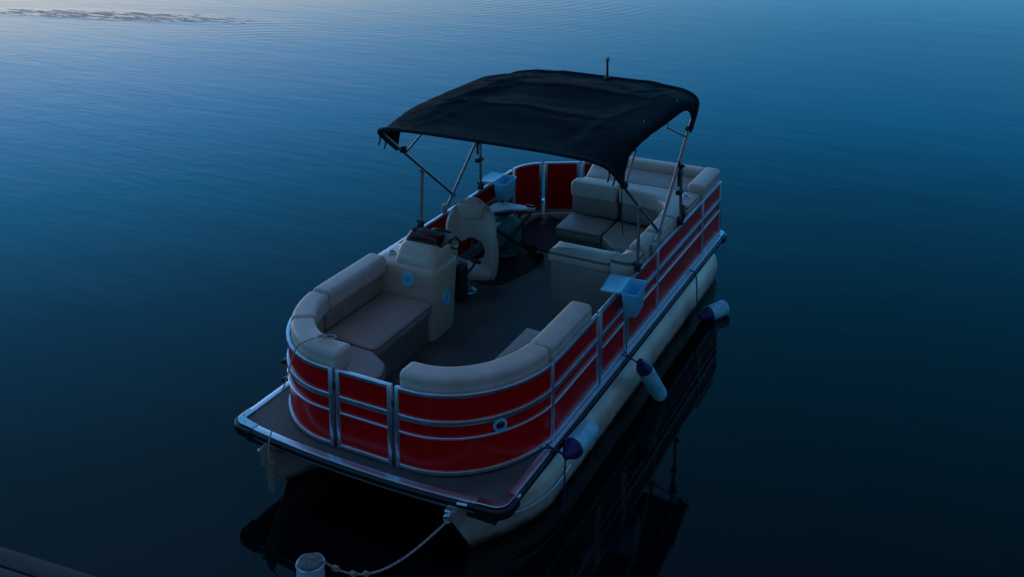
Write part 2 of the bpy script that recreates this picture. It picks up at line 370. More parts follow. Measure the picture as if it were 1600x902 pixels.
# pontoons
for sx in (-1, 1):
    bm = bmesh.new(); xc = .965*sx; zc = .145; r = .31; n = 36; rings = []
    def stem_y(z): return -.10+(.46-z)*.72
    xs = .905*sx
    secs = [('n', t) for t in (1.0, .93, .8, .65, .5, .35, .2, .1)]+[('y', y) for y in (.95, 1.8, 1.81, 3.0, 3.01, 4.3, 4.31, 5.6, 5.9, 5.98, 6.02)]
    for kind, v in secs:
        ring = []
        for k in range(n):
            a = 2*math.pi*k/n; cx, sz = math.cos(a), math.sin(a)
            if kind == 'n':
                wf = (1-v**1.7); z = zc+r*sz+.05*v*max(0, sz); y = (1-v)*.95+v*stem_y(z); x = xc+(xs-xc)*v**1.5+r*cx*wf+.012*cx*(v == 1)
            else:
                q = max(0, (v-5.75)/.27); f = math.sqrt(max(.02, 1-min(q, 1)**2*.9)) if q > 0 else 1
                wl = .002 if v in (1.81, 3.01, 4.31) else 0
                x = xc+(r*f+wl)*cx; z = zc+(r*f+wl)*sz; y = v
            ring.append(bm.verts.new((x, y, z)))
        rings.append(ring)
    for A, B in zip(rings, rings[1:]):
        for k in range(n): bm.faces.new((A[k], A[(k+1) % n], B[(k+1) % n], B[k]))
    bm.faces.new(rings[0]); bm.faces.new(rings[-1])
    pt = part('pontoon', bm, 'pontoon', auto=50)
    # stem bar, spray fin, brackets, keel
    bm = bmesh.new(); add_tube(bm, [(xs, stem_y(z)-.004, z) for z in (.50, .4, .2, 0, -.1)], .013, 8); part('stem', bm, 'pontoon', pt)
    bm = bmesh.new(); arc = [(1.02, .40), (1.10, .43), (1.17, .50), (1.23, .60), (1.27, .73), (1.292, .88), (1.297, 1.05), (1.285, 1.24), (1.20, 1.26), (1.10, .9), (1.0, .55)]
    add_prism(bm, [(sx*x, y) for x, y in arc], .205, .213); part('spray_fin', bm, 'pontoon', pt, smooth=False)
    bm = bmesh.new()
    add_tube(bm, [(sx*x, y, .209) for x, y in arc[:8]], .006, 6); part('fin_edge', bm, 'alu', pt)
    bm = bmesh.new(); add_box(bm, xc-.06, xc+.06, .5, 5.9, .42, D-.10, 0)
    for y in [0.15+.42*i for i in range(14)]: add_box(bm, xc-.14, xc+.14, y, y+.04, .40, D-.101, 0)
    part('mounting_bracket', bm, 'under', pt, smooth=False)
bm = bmesh.new()
for y in [.05+.42*i for i in range(15)]: add_box(bm, -1.2, 1.2, y, y+.05, D-.18, D-.1005)
part('cross_beam', bm, 'under', deck, smooth=False)
bm = bmesh.new(); add_box(bm, .845, .90, -.10, -.02, .40, .50, .01); add_tube(bm, [(.875+.03*math.cos(t*.5), -.105, .435+.03*math.sin(t*.5)) for t in range(13)], .007, 8, closed=True); part('mooring_eye', bm, 'alu')
# ---- fence
def bow_path(side, x0=.30, y_end=1.93):
    p = [(x0, .10), (.40, .10)]
    for i in range(1, 19):
        a = math.radians(90*i/18); p.append((.40+.84*math.sin(a), 1.10-1.0*math.cos(a)))
    p.append((1.24, y_end)); return [(side*x, y) for x, y in p]
def fence_section(path, posts, side, parent=None, name='fence_panel', z0=D+.012, band=True, seam=True, label=None, ends=True):
    """side: +1 when the path's left normal points outboard"""
    path = resample(path, .06)
    ht = RH
    bm = bmesh.new(); add_sweep(bm, path, [(-.003, z0+.02), (.003, z0+.02), (.003, ht-.02), (-.003, ht-.02)], side=side)
    pn = part(name, bm, 'red', parent, label=label, auto=30)
    bm = bmesh.new(); add_sweep(bm, path, rrect(-.017, .017, ht-.034, ht, .005, 2), side=side); part('top_rail', bm, 'alu', pn)
    bm = bmesh.new(); add_sweep(bm, path, rrect(-.017, .017, z0, z0+.036, .005, 2), side=side); part('bottom_rail', bm, 'alu', pn)
    if band:
        bm = bmesh.new(); add_sweep(bm, path, rrect(-.010, .020, D+.425, D+.472, .006, 2), side=side); part('middle_rail', bm, 'alu', pn)
        bm = bmesh.new(); add_sweep(bm, path, rrect(-.008, .020, D+.310, D+.330, .006, 3), side=side); part('trim_strip', bm, 'chrome', pn)
    acc = [0]
    for i in range(1, len(path)): acc.append(acc[-1]+math.dist(path[i], path[i-1]))
    T = acc[-1]; ns = normals(path)
    for s in posts:
        s = T*s if s <= 1 else s
        s = min(max(s, .018), T-.018); j = 0
        while j < len(acc)-2 and acc[j+1] < s: j += 1
        f = (s-acc[j])/(acc[j+1]-acc[j]); x = path[j][0]+(path[j+1][0]-path[j][0])*f; y = path[j][1]+(path[j+1][1]-path[j][1])*f
        nn = ns[j]*side; ang = math.atan2(nn.y, nn.x)
        bm = bmesh.new(); add_box(bm, -.0185, .0215, -.0185, .0185, z0-.004, ht-.012, .005, 2)
        bmesh.ops.rotate(bm, verts=bm.verts, cent=(0,0,0), matrix=Matrix.Rotation(ang, 3, 'Z')); bmesh.ops.translate(bm, verts=bm.verts, vec=(x, y, 0))
        part('post', bm, 'alu', pn)
    return pn
# port: path runs bow -> stern, left normal points inboard, so outboard is side=-1 ; starboard: outboard is +1
pp = bow_path(1); fence_section(pp, (0, .595, 1), -1)
fence_section([(1.24, 1.965), (1.24, 2.60)], (0, 1), -1, name='side_gate')
fence_section([(1.24, 2.635), (1.24, 5.87)], (0, .275, .765, 1), -1)
sp = bow_path(-1); fence_section(sp, (0, .595, 1), 1)
fence_section([(-1.24, 1.965), (-1.24, 5.10)], (0, .33, .66, 1), 1)
fence_section([(-1.24, 5.135), (-1.235, 5.22), (-1.20, 5.33), (-1.13, 5.44), (-1.03, 5.53)], (0, 1), 1, band=False)
ag = fence_section([(-.995, 5.55), (-.60, 5.775)], (0, 1), 1, name='stern_gate', band=False)
fence_section([(-.57, 5.79), (-.45, 5.85), (-.3, 5.88), (1.22, 5.88)], (0, 1), 1, band=False)
bm = bmesh.new()
fg = fence_section([(-.265, .10), (.265, .10)], (0, 1), -1, name='bow_gate')
for x in (.283, -.283):
    bm = bmesh.new(); add_box(bm, x-.012, x+.012, .088, .118, D+.003, D+.05, .004); part('gate_foot', bm, 'black', fg)
    bm = bmesh.new(); add_box(bm, x-.010, x+.010, .092, .112, D+.5, D+.56, .003); part('gate_hinge', bm, 'black', fg)
for y in (1.95, 2.618):
    bm = bmesh.new(); add_box(bm, 1.215, 1.262, y-.022, y+.022, D-.001, D+.045, .005); part('gate_foot', bm, 'black', None)
# docking light on port bow panel
def onpath(path, s):
    path = resample(path, .03); j = min(range(len(path)), key=lambda i: abs(math.hypot(path[i][0], path[i][1])-s)); return path, j
lp = Vector((1.03, .45)); t = Vector((-.55, -.835)); nrm = Vector((.735, -.68, 0)).normalized()
cpos = Vector((.40+.84*math.sin(math.radians(49)), 1.10-math.cos(math.radians(49)), D+.378))+nrm*.006
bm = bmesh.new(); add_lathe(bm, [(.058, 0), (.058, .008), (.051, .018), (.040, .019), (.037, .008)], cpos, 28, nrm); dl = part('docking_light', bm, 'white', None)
bm = bmesh.new(); add_lathe(bm, [(.035, .0085), (.030, .013), (.001, .015)], cpos, 24, nrm); part('light_lens', bm, 'lens', dl)
for z in (.235, .06):
    bm = bmesh.new(); add_box(bm, -1.285, -1.245, .63, .68, D+z-.02, D+z+.02, .008); add_tube(bm, [(-1.28, .60, D+z), (-1.29, .655, D+z+.006), (-1.28, .71, D+z)], .008, 6); part('cleat', bm, 'black')

# ---- seats: cushions
SEATZ = .995
def cushion(name, pts, z0, z1, parent, bev=.03, m='vinyl_seat', puff=.010):
    bm = bmesh.new(); pts = resample(pts+[pts[0]], .09)[:-1]; K = len(pts)
    cx = sum(p[0] for p in pts)/K; cy = sum(p[1] for p in pts)/K
    prof = [(0.012, z0), (0, z0+.012), (0, z1-bev), (bev*.18, z1-bev*.5), (bev*.55, z1-bev*.15), (bev*1.2, z1+.0)]
    def inset(d):
        ns = normals(pts, True)
        ar = sum(pts[i-1][0]*pts[i][1]-pts[i][0]*pts[i-1][1] for i in range(K)); sg = 1 if ar > 0 else -1
        return [(p[0]+q.x*d*sg, p[1]+q.y*d*sg) for p, q in zip(pts, ns)]
    rings = []
    for d, z in prof: rings.append([bm.verts.new((*p, z)) for p in inset(d)])
    # further rings shrinking to the centre with a slight puff
    base = inset(bev*1.2)
    for f in (.75, .4): rings.append([bm.verts.new((cx+(p[0]-cx)*f, cy+(p[1]-cy)*f, z1+puff*(1-f*f))) for p in base])
    for ri, (A, B) in enumerate(zip(rings, rings[1:])):
        for k in range(K):
            f_ = bm.faces.new((A[k], A[(k+1) % K], B[(k+1) % K], B[k])); f_.material_index = 1 if ri == 2 else 0
    bm.faces.new(rings[0][::-1])
    v = bm.verts.new((cx, cy, z1+puff))
    for k in range(K): bm.faces.new((rings[-1][k], rings[-1][(k+1) % K], v))
    return part(name, bm, [m, 'piping'], parent, auto=60)
def backrest(path, side, parent, n0=.022, n1=.235, z0=1.185, z1=1.372, name='backrest_cushion', low=True, lowz=.955):
    path = resample(path, .04, ends=.035)
    prof = rrect(n0, n1, z0, z1, .045, 5)
    bm = bmesh.new(); add_sweep(bm, path, prof, side=side, end_round=.035); bmesh.ops.smooth_vert(bm, verts=[], factor=0) if False else None
    c = part(name, bm, 'vinyl', parent, auto=70)
    if low:
        bm = bmesh.new(); add_sweep(bm, path, rrect(n0+.01, n1-.06, lowz, z0+.006, .028, 4), side=side, end_round=.03); part('backrest_panel', bm, 'vinyl_seat', parent, auto=70)
    return c
def cut(path, s0, s1):
    p = resample(path, .02); acc = [0]
    for i in range(1, len(p)): acc.append(acc[-1]+math.dist(p[i], p[i-1]))
    return [q for q, a in zip(p, acc) if s0 <= a <= s1]
# starboard bow bench
base_pts = [(-1.2, 1.0), (-1.2, 1.93), (-.54, 1.93), (-.53, 1.0), (-.50, .90), (-.28, .80), (-.24, .64), (-.36, .30), (-.55, .20), (-.85, .32), (-1.08, .60)]
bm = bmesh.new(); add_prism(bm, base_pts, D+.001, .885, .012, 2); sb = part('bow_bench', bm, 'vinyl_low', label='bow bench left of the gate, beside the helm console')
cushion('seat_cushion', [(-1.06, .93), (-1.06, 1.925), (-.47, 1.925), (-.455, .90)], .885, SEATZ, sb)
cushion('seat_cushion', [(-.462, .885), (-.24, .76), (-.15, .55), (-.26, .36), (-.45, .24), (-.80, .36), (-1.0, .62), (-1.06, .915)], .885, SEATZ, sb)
sp = [(x, y) for x, y in bow_path(-1, .27, 1.93)]
Ls = sum(math.dist(a, b) for a, b in zip(sp, sp[1:]))
s_ = Ls-.96
backrest(cut(sp, 0, s_*.60), -1, sb); backrest(cut(sp, s_*.60+.004, s_), -1, sb); backrest(cut(sp, s_+.004, 99), -1, sb)
# port bow bench
base_pts = [(1.2, 1.0), (1.2, 1.88), (.60, 1.88), (.60, 1.15), (.42, .80), (.42, .32), (.6, .24), (.85, .32), (1.08, .60)]
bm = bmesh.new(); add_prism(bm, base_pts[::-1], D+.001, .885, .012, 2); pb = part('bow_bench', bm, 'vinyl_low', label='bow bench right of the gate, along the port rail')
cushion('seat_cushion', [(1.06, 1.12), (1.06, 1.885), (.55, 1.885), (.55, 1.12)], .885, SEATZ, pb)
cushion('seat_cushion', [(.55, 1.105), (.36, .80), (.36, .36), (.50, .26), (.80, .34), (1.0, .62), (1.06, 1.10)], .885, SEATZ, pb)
pp = bow_path(1, .31, 1.87); Ls = sum(math.dist(a, b) for a, b in zip(pp, pp[1:]))
backrest(cut(pp, 0, Ls-.87), 1, pb); backrest(cut(pp, Ls-.866, 99), 1, pb)
# aft lounge
bp = [(-.22, 4.95), (-.20, 4.28), (.40, 4.28), (.62, 4.05), (.70, 3.18), (1.2, 3.18), (1.2, 4.95)]
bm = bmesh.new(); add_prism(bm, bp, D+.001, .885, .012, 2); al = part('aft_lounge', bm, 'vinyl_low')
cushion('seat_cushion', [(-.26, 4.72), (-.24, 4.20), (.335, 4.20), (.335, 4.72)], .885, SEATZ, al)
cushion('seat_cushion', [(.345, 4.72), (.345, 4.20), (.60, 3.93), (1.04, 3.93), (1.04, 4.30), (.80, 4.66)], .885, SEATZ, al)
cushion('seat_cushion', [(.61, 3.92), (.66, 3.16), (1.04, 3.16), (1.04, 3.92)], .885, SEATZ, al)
ap = smooth_path([(-.27, 4.93), (.62, 4.93), (.98, 4.84), (1.20, 4.55), (1.215, 4.18)], 3)
La = sum(math.dist(a, b) for a, b in zip(ap, ap[1:]))
backrest(cut(ap, 0, .60), -1, al, n0=.0, n1=.20); backrest(cut(ap, .604, La), -1, al, n0=.0, n1=.20)
sdp = [(1.215, 4.165), (1.215, 3.16)]
backrest(cut(sdp, 0, .47), -1, al, n0=.0, n1=.19); backrest(cut(sdp, .474, .92), -1, al, n0=.0, n1=.19)
# end block of the lounge
bm = bmesh.new(); add_prism(bm, [(.31, 3.20), (.29, 2.98), (.32, 2.955), (1.20, 2.955), (1.20, 3.20)], D+.001, 1.17, .02, 3); eb = part('lounge_end_panel', bm, 'vinyl_seat')
cushion('arm_cushion', [(.27, 3.22), (.27, 2.945), (.93, 2.925), (1.0, 3.05), (1.0, 3.22)], 1.172, 1.30, eb, bev=.05, m='vinyl')
cushion('arm_cushion', [(1.006, 3.22), (1.0, 3.03), (.95, 2.925), (1.20, 2.93), (1.21, 3.24)], 1.172, 1.352, eb, bev=.06, m='vinyl')
# ledge and sun pad
bm = bmesh.new(); add_prism(bm, [(-.22, 5.86), (-.22, 4.95), (1.20, 4.95), (1.20, 5.86)], D+.001, 1.20, .01, 2); spad = part('sun_pad_base', bm, 'vinyl_low')
cushion('ledge_cushion', [(-.25, 4.945), (.64, 4.945), (1.0, 4.86), (1.215, 4.60), (1.215, 5.13), (-.25, 5.10)], 1.20, 1.335, spad, bev=.03, puff=.002, m='vinyl')
cushion('pad_cushion', [(-.25, 5.125), (1.02, 5.15), (1.02, 5.70), (-.38, 5.70)], 1.20, 1.315, spad, bev=.03)
bm = bmesh.new(); add_sweep(bm, resample([(-.40, 5.89), (1.06, 5.89)], .06, ends=.04), rrect(0, .17, 1.20, 1.405, .04, 4), side=-1, end_round=.04); part('bolster', bm, 'vinyl', spad, auto=70)
bm = bmesh.new(); add_sweep(bm, resample([(1.235, 5.895), (1.235, 5.16)], .06, ends=.04), rrect(0, .20, 1.20, 1.41, .045, 4), side=-1, end_round=.04); part('bolster', bm, 'vinyl', spad, auto=70)
def cup_holder(x, y, z, parent):
    bm = bmesh.new(); add_lathe(bm, [(.047, -.004), (.047, .004), (.040, .006), (.036, .003)], (x, y, z), 24); c = part('cup_holder', bm, 'chrome', parent)
    bm = bmesh.new(); add_lathe(bm, [(.037, .0), (.037, .0045), (.001, .005)], (x, y, z), 24); part('cup_well', bm, 'black', c)
cup_holder(1.10, 4.93, 1.341, spad)

# ---- helm console
def loft(bm, rings):
    R = [[bm.verts.new(p) for p in r] for r in rings]; n = len(R[0])
    for A, B in zip(R, R[1:]):
        for k in range(n): bm.faces.new((A[k], A[(k+1) % n], B[(k+1) % n], B[k]))
    bm.faces.new(R[0][::-1]); bm.faces.new(R[-1])
def rr_ring(x0, x1, y0, y1, z, r, zf=None, seg=5):
    pts = rrect(x0, x1, y0, y1, r, seg); return [(x, y, z if zf is None else zf(x, y)) for x, y in pts]
bm = bmesh.new()
loft(bm, [rr_ring(-1.20, -.49, 1.93, 2.36, D+.002, .06), rr_ring(-1.20, -.485, 1.92, 2.38, D+.12, .07), rr_ring(-1.205, -.49, 1.935, 2.43, .98, .08), rr_ring(-1.21, -.485, 1.94, 2.46, 1.20, .09), rr_ring(-1.21, -.49, 1.945, 2.46, 1.255, .09), rr_ring(-1.20, -.505, 1.96, 2.45, 1.28, .08), rr_ring(-1.17, -.53, 1.99, 2.42, 1.288, .06)])
con = part('helm_console', bm, 'gel', auto=50)
bm = bmesh.new()
loft(bm, [rr_ring(-.99, -.51, 1.99, 2.42, 1.275, .07), rr_ring(-.98, -.515, 1.998, 2.41, 1.34, .08), rr_ring(-.975, -.52, 2.025, 2.40, 1.405, .09), rr_ring(-.96, -.53, 2.055, 2.38, 1.445, .09), rr_ring(-.935, -.55, 2.095, 2.36, 1.468, .08), rr_ring(-.90, -.58, 2.14, 2.34, 1.474, .05)])
part('dash_cowl', bm, 'gel', con, auto=60)
# tinted windscreen: raked U-shaped sheet round the cowl top
bm = bmesh.new()
def upath(ins, yf):
    pts = rrect(-.975+ins, -.515-ins, yf, 3.2, .09, 6); fr = [p for p in pts if p[1] < 2.6]
    fr.sort(key=lambda p: math.atan2(p[1]-2.5, p[0]+.745) if True else 0)
    return [(-.975+ins, 2.46), (-.975+ins, 2.36)]+[p for p in fr]+[(-.515-ins, 2.36), (-.515-ins, 2.46)]
G = []
for j in range(7):
    v = j/6; z = 1.445+.092*v; P = upath(.010+.03*v**1.5, 2.10+.11*v)
    G.append([bm.verts.new((x, y, z-.06*max(0, y-2.3)*v*4)) for x, y in P])
for j in range(6):
    for i in range(len(G[0])-1): bm.faces.new((G[j][i], G[j][i+1], G[j+1][i+1], G[j+1][i]))
bmesh.ops.solidify(bm, geom=bm.faces[:], thickness=.008)
part('windscreen', bm, 'tint', con)
bm = bmesh.new(); loft(bm, [rr_ring(-.955, -.535, 2.10, 2.43, 1.41, .07), rr_ring(-.935, -.555, 2.15, 2.42, 1.49, .07), rr_ring(-.91, -.58, 2.18, 2.40, 1.512, .06)]); part('dash_panel', bm, 'gauge', con)
def speaker(c, nrm):
    bm = bmesh.new(); add_lathe(bm, [(.072, 0), (.074, .006), (.068, .013), (.052, .010), (.030, .012), (.024, .006)], c, 32, nrm); s = part('speaker', bm, 'white', con)
    bm = bmesh.new(); add_lathe(bm, [(.024, .0065), (.022, .012), (.001, .015)], c, 20, nrm); part('speaker_cone', bm, 'grey', s)
speaker((-.775, 1.938, 1.165), (0, -1, .10)); speaker((-.488, 2.18, .93), (1, -.05, .06))
cup_holder(-1.10, 2.16, 1.300, con)
# steering wheel on the aft face, its rim reaching past the console's side
wc = Vector((-.70, 2.48, 1.33)); wn = Vector((0, .8, .6)).normalized()
A = wn.orthogonal().normalized(); B = wn.cross(A)
bm = bmesh.new(); wr = .165
add_tube(bm, [wc+wn*.08+(A*math.cos(t)+B*math.sin(t))*wr for t in [2*math.pi*i/28 for i in range(28)]], .014, 8, closed=True)
for k in range(3):
    t = 2.09*k+.5; add_tube(bm, [wc+wn*.06, wc+wn*.08+(A*math.cos(t)+B*math.sin(t))*wr], .010, 6)
add_tube(bm, [wc-wn*.05, wc+wn*.07], .03, 12); part('steering_wheel', bm, 'black', con)
bm = bmesh.new(); add_box(bm, -.58, -.45, 2.44, 2.58, .76, 1.16, .03, 3); add_tube(bm, [(-.46, 2.52, 1.04), (-.42, 2.60, 1.10), (-.41, 2.66, 1.14)], .016, 8); add_tube(bm, [(-.46, 2.66, 1.145), (-.36, 2.66, 1.135)], .022, 10); part('throttle', bm, 'black', con)
# ---- helm chair
def smoothpts(pts): return pts
bm = bmesh.new()
# bucket back: grid u across, v up, wings swept toward the bow; a hole low down
NU, NV = 25, 29
def back(u, v):
    w = .295*(1-(max(0, v-.35)/.675)**4)**.5-.16*max(0, .35-v)**1.3
    x = w*u; fwd = -.27*abs(u)**2.4*(1-.8*v)
    y = .10*v+fwd; z = .80+.76*v-.06*abs(u)**3*(v > .5)*(v-.5)*2
    return Vector((x, y, z))
G = [[None]*NU for _ in range(NV)]
for j in range(NV):
    for i in range(NU): G[j][i] = bm.verts.new(back(-1+2*i/(NU-1), j/(NV-1)))
for j in range(NV-1):
    for i in range(NU-1):
        u = -1+2*(i+.5)/(NU-1); v = (j+.5)/(NV-1)
        if (u/.62)**2+((v-.23)/.15)**2 < 1: continue
        bm.faces.new((G[j][i], G[j][i+1], G[j+1][i+1], G[j+1][i]))
bmesh.ops.delete(bm, geom=[v for v in bm.verts if not v.link_faces], context='VERTS')
for _ in range(2):
    bv = [v for v in bm.verts if v.is_boundary]; bmesh.ops.smooth_vert(bm, verts=bv, factor=.5, use_axis_x=True, use_axis_y=True, use_axis_z=True)
bmesh.ops.solidify(bm, geom=bm.faces[:], thickness=-.05)
CH = Matrix.Translation((-.79, 3.24, 0)) @ Matrix.Rotation(math.radians(26), 4, 'Z')
bm.transform(CH); ch = part('helm_chair', bm, 'vinyl', auto=80)
ch.modifiers.new('s', 'SUBSURF').levels = 1; ch.modifiers['s'].render_levels = 1
bm = bmesh.new(); add_prism(bm, [(-.155, -.01), (.155, -.01), (.155, .045), (-.155, .045)], 1.33, 1.50, .024, 4)
for v in bm.verts:
    if v.co.z < 1.38: v.co.x *= .72
    v.co.y += .10*((v.co.z-.8)/.76)-.085
bm.transform(CH); part('headrest', bm, 'vinyl', ch, auto=80)
bm = bmesh.new(); add_prism(bm, [(-.23, -.36), (.23, -.36), (.25, .0), (-.25, .0)], .76, .86, .04, 4)
bm.transform(CH @ Matrix.Translation((.0, .02, 0))); part('chair_seat', bm, 'vinyl', ch, auto=80)
for sx in (-1, 1):
    bm = bmesh.new()
    add_tube(bm, [(sx*.245, -.02, 1.12), (sx*.255, -.10, 1.02), (sx*.25, -.16, .90), (sx*.24, -.19, .80), (sx*.22, -.17, .73)], lambda t: .040+.012*math.sin(t*3.1), 12)
    bm.transform(CH); part('side_bolster', bm, 'vinyl', ch, auto=80)
bm = bmesh.new(); add_lathe(bm, [(.045, .60), (.04, .76)], (-.76, 3.10, 0), 16); add_lathe(bm, [(.105, D+.001), (.10, D+.012), (.06, D+.03), (.045, D+.05), (.032, D+.06), (.032, .70)], (-.76, 3.10, 0), 24); part('pedestal', bm, 'chrome', ch)

# ---- bimini
ZT = {0: 2.70, 1: 2.66}
def bow_curve(ytop, ztop, tilt, drop, hw=1.225, n=6.5, K=60, crown=.03):
    out = []
    for i in range(K+1):
        a = math.pi*i/K; c, s = math.cos(a), math.sin(a)
        x = -hw*math.copysign(abs(c)**(2/n), c); q = abs(s)**(2/n)
        zz = ztop-drop*(1-q)-crown*(x/hw)**2*q; out.append((x, ytop+tilt*(ztop-zz), zz))
    return out
def leg(p0, pt): return [tuple(Vector(p0).lerp(Vector(pt), t/4)) for t in range(4)]
fr = bow_curve(2.05, 2.64, 1.27, .38, crown=.01); rr_ = bow_curve(4.97, 2.57, -1.24, .34, crown=.01)
bm = bmesh.new(); add_tube(bm, leg((-1.225, 3.60, 1.42), fr[0])+fr+leg((1.225, 3.60, 1.42), fr[-1])[::-1], .0165, 10); bim = part('bimini_bow', bm, 'steel')
bm = bmesh.new(); add_tube(bm, leg((-1.235, 3.42, 1.27), rr_[0])+rr_+leg((1.235, 3.42, 1.27), rr_[-1])[::-1], .0175, 10); part('bimini_bow', bm, 'steel')
for yt, zt, a, t in ((3.0, 2.745, (2.62, 2.20), .2), (4.05, 2.745, (4.50, 2.19), -.2)):
    mb = bow_curve(yt, zt-.075, t, .25, hw=1.16); bm = bmesh.new(); add_tube(bm, [(-1.215, a[0], a[1])]+mb+[(1.215, a[0], a[1])], .012, 8); part('bimini_bow', bm, 'steel')
for sx in (-1, 1):
    for (yb, zb, yt, zt) in ((2.93, RH, 2.97, 1.90), (4.28, RH, 4.27, 1.93)):
        bm = bmesh.new(); add_tube(bm, [(sx*1.245, yb, zb), (sx*1.24, yt, zt)], .0175, 8); st = part('bimini_strut', bm, 'steel')
        bm = bmesh.new(); add_box(bm, sx*1.245-.03, sx*1.245+.03, yb-.028, yb+.028, zb+.002, zb+.055, .008); add_tube(bm, [(sx*1.245-.045, yb, zb+.07), (sx*1.245+.045, yb, zb+.07)], .016, 8)
        part('clamp', bm, 'black', st)
        bm = bmesh.new(); add_lathe(bm, [(.024, -.02), (.027, 0), (.024, .03)], (sx*1.24, yt, zt-.01), 12); add_tube(bm, [(sx*1.24-.04, yt, zt), (sx*1.24+.04, yt, zt)], .014, 8)
        part('clamp', bm, 'black' if yt > 4 else 'steel', st)
    # aft strut carries two sliding clamps and meets the rear bow
    bm = bmesh.new(); add_tube(bm, [(sx*1.24, 4.20, 1.72), (sx*1.24, 4.20, 2.0)], .014, 8); add_box(bm, sx*1.24-.03, sx*1.24+.03, 4.18, 4.30, 1.62, 1.67, .01); add_box(bm, sx*1.24-.028, sx*1.24+.028, 4.17, 4.29, 1.84, 1.88, .01); part('slide_clamp', bm, 'black', st)
    bm = bmesh.new(); add_box(bm, sx*1.24-.02, sx*1.24+.02, 3.38, 3.47, RH+.002, RH+.10, .015); add_tube(bm, [(sx*1.21, 3.42, RH+.06), (sx*1.27, 3.42, RH+.06)], .02, 10); part('rail_mount', bm, 'grey', bim)
    bm = bmesh.new(); add_tube(bm, [(sx*1.205, 3.595, 1.42), (sx*1.255, 3.595, 1.42)], .025, 12); part('hinge', bm, 'steel', bim)
    for y, z in ((2.58, 2.245), (4.58, 2.255)):
        bm = bmesh.new(); add_tube(bm, [(sx*1.19, y, z), (sx*1.26, y, z)], .026, 10); add_box(bm, sx*1.225-.025, sx*1.225+.025, y-.03, y+.03, z-.035, z+.035, .01); part('clamp', bm, 'black', bim)
# canopy cloth
NU, NV = 72, 84
def canopy_pt(u, v):
    e0 = math.exp(-(v/.145)**2); e1 = math.exp(-((1-v)/.10)**2)
    drop = .17+.23*e0+.19*e1
    ztop = 2.715-.05*math.exp(-(v/.16)**2)-.095*math.exp(-((1-v)/.16)**2)
    tilt = 1.27*max(0, 1-v*3.2)**1.2-1.24*max(0, 1-(1-v)*3.2)**1.2
    ytop = 2.0+3.02*v
    n = 6.5; a = math.pi*(u+1)/2; c, s = -math.cos(a), math.sin(a)
    x = 1.25*math.copysign(abs(c)**(2/n), c); q = abs(s)**(2/n)
    z = ztop-drop*(1-q)-.03*(x/1.25)**2*q; y = ytop+tilt*(ztop-z)
    # cloth sags between the bows and lies taut over the two middle ones
    top = max(0, 1-(abs(x)/1.1)**4); t2 = max(0, 1-(abs(x)/.86)**8)
    for vb in (.335, .665): z += .020*math.exp(-((v-vb)/.012)**2)*t2
    z -= .045*t2*(math.sin(math.pi*min(1, v/.335))**2*.6 if v < .335 else math.sin(math.pi*(v-.335)/.33)**2 if v < .665 else math.sin(math.pi*(v-.665)/.335)**2*.6)
    # tension folds running mostly fore and aft
    a1 = x-.30*y; f1 = noise.noise(Vector((a1*5.2, y*.9, 3))); f2 = noise.noise(Vector((a1*10, y*1.6, 8)))
    rdg = max(0, .42-abs(noise.noise(Vector((a1*3.4, y*.7, 40))))*2.2)
    z += top*(.020*f1+.010*f2+.085*rdg)*min(1, v*5, (1-v)*5+.25)+.006*(1-top)*f1
    if top < .3: x += .012*noise.noise(Vector((y*5, z*6, 1)))*math.copysign(1, x)
    return (x, y, z)
us = [-1+2*i/NU for i in range(NU+1)]
vs_ = sorted(set([j/NV for j in range(NV+1)]+[vb+d for vb in (.335, .665) for d in (-.02, -.012, -.006, 0, .006, .012, .02)]))
bm = bmesh.new(); G = [[bm.verts.new(canopy_pt(u, v)) for u in us] for v in vs_]
for j in range(len(vs_)-1):
    for i in range(NU): bm.faces.new((G[j][i], G[j][i+1], G[j+1][i+1], G[j+1][i]))
bmesh.ops.solidify(bm, geom=bm.faces[:], thickness=.005)
cano = part('canopy', bm, 'canvas', auto=80)
for v in (0, 1):
    bm = bmesh.new(); add_tube(bm, [Vector(canopy_pt(u, v)) for u in us], .021, 8); part('canopy_hem', bm, 'canvas', cano)
for v, ul in ((.335, .62), (.665, .62)):
    bm = bmesh.new(); pts = [Vector(canopy_pt(u, v+.006)) for u in us if abs(math.cos(math.pi*(u+1)/2)) < .55]
    add_tube(bm, [p+Vector((0, 0, -.004)) for p in pts], .011, 6); part('bow_pocket', bm, 'canvas', cano)
for x, y, z in [(*canopy_pt(u, v),) for u, v in ((-.62, .09), (-.58, .14), (.60, .42), (.66, .74), (-.6, .95))]:
    bm = bmesh.new(); add_lathe(bm, [(.006, .002), (.006, .009), (.002, .011)], (x, y, z), 8); part('snap', bm, 'chrome', cano)
for u, v, ln in ((-.80, 0, .12), (-.955, 0, .10), (.80, 0, .12), (.93, 0, .11), (.88, 1, .10)):
    x, y, z = canopy_pt(u, v); bm = bmesh.new(); add_tube(bm, [(x, y, z), (x+.01, y-.01, z-ln*.5), (x-.004, y-.02, z-ln)], .009, 6); part('strap', bm, 'black', cano)
bm = bmesh.new(); add_tube(bm, [(1.19, 2.62, 2.25), (1.18, 2.64, 2.0), (1.19, 2.66, 1.72)], .006, 6); part('strap', bm, 'black', cano)
bm = bmesh.new(); lx, ly, lz = .11, 4.93, 2.60
add_lathe(bm, [(.035, .03), (.03, .05), (.014, .06), (.012, .235), (.022, .245), (.026, .255)], (lx, ly, lz), 14); nl = part('stern_light', bm, 'black')
bm = bmesh.new(); add_lathe(bm, [(.025, .255), (.029, .27), (.025, .29), (.009, .302)], (lx, ly, lz), 14); part('light_lens', bm, 'bulb', nl)

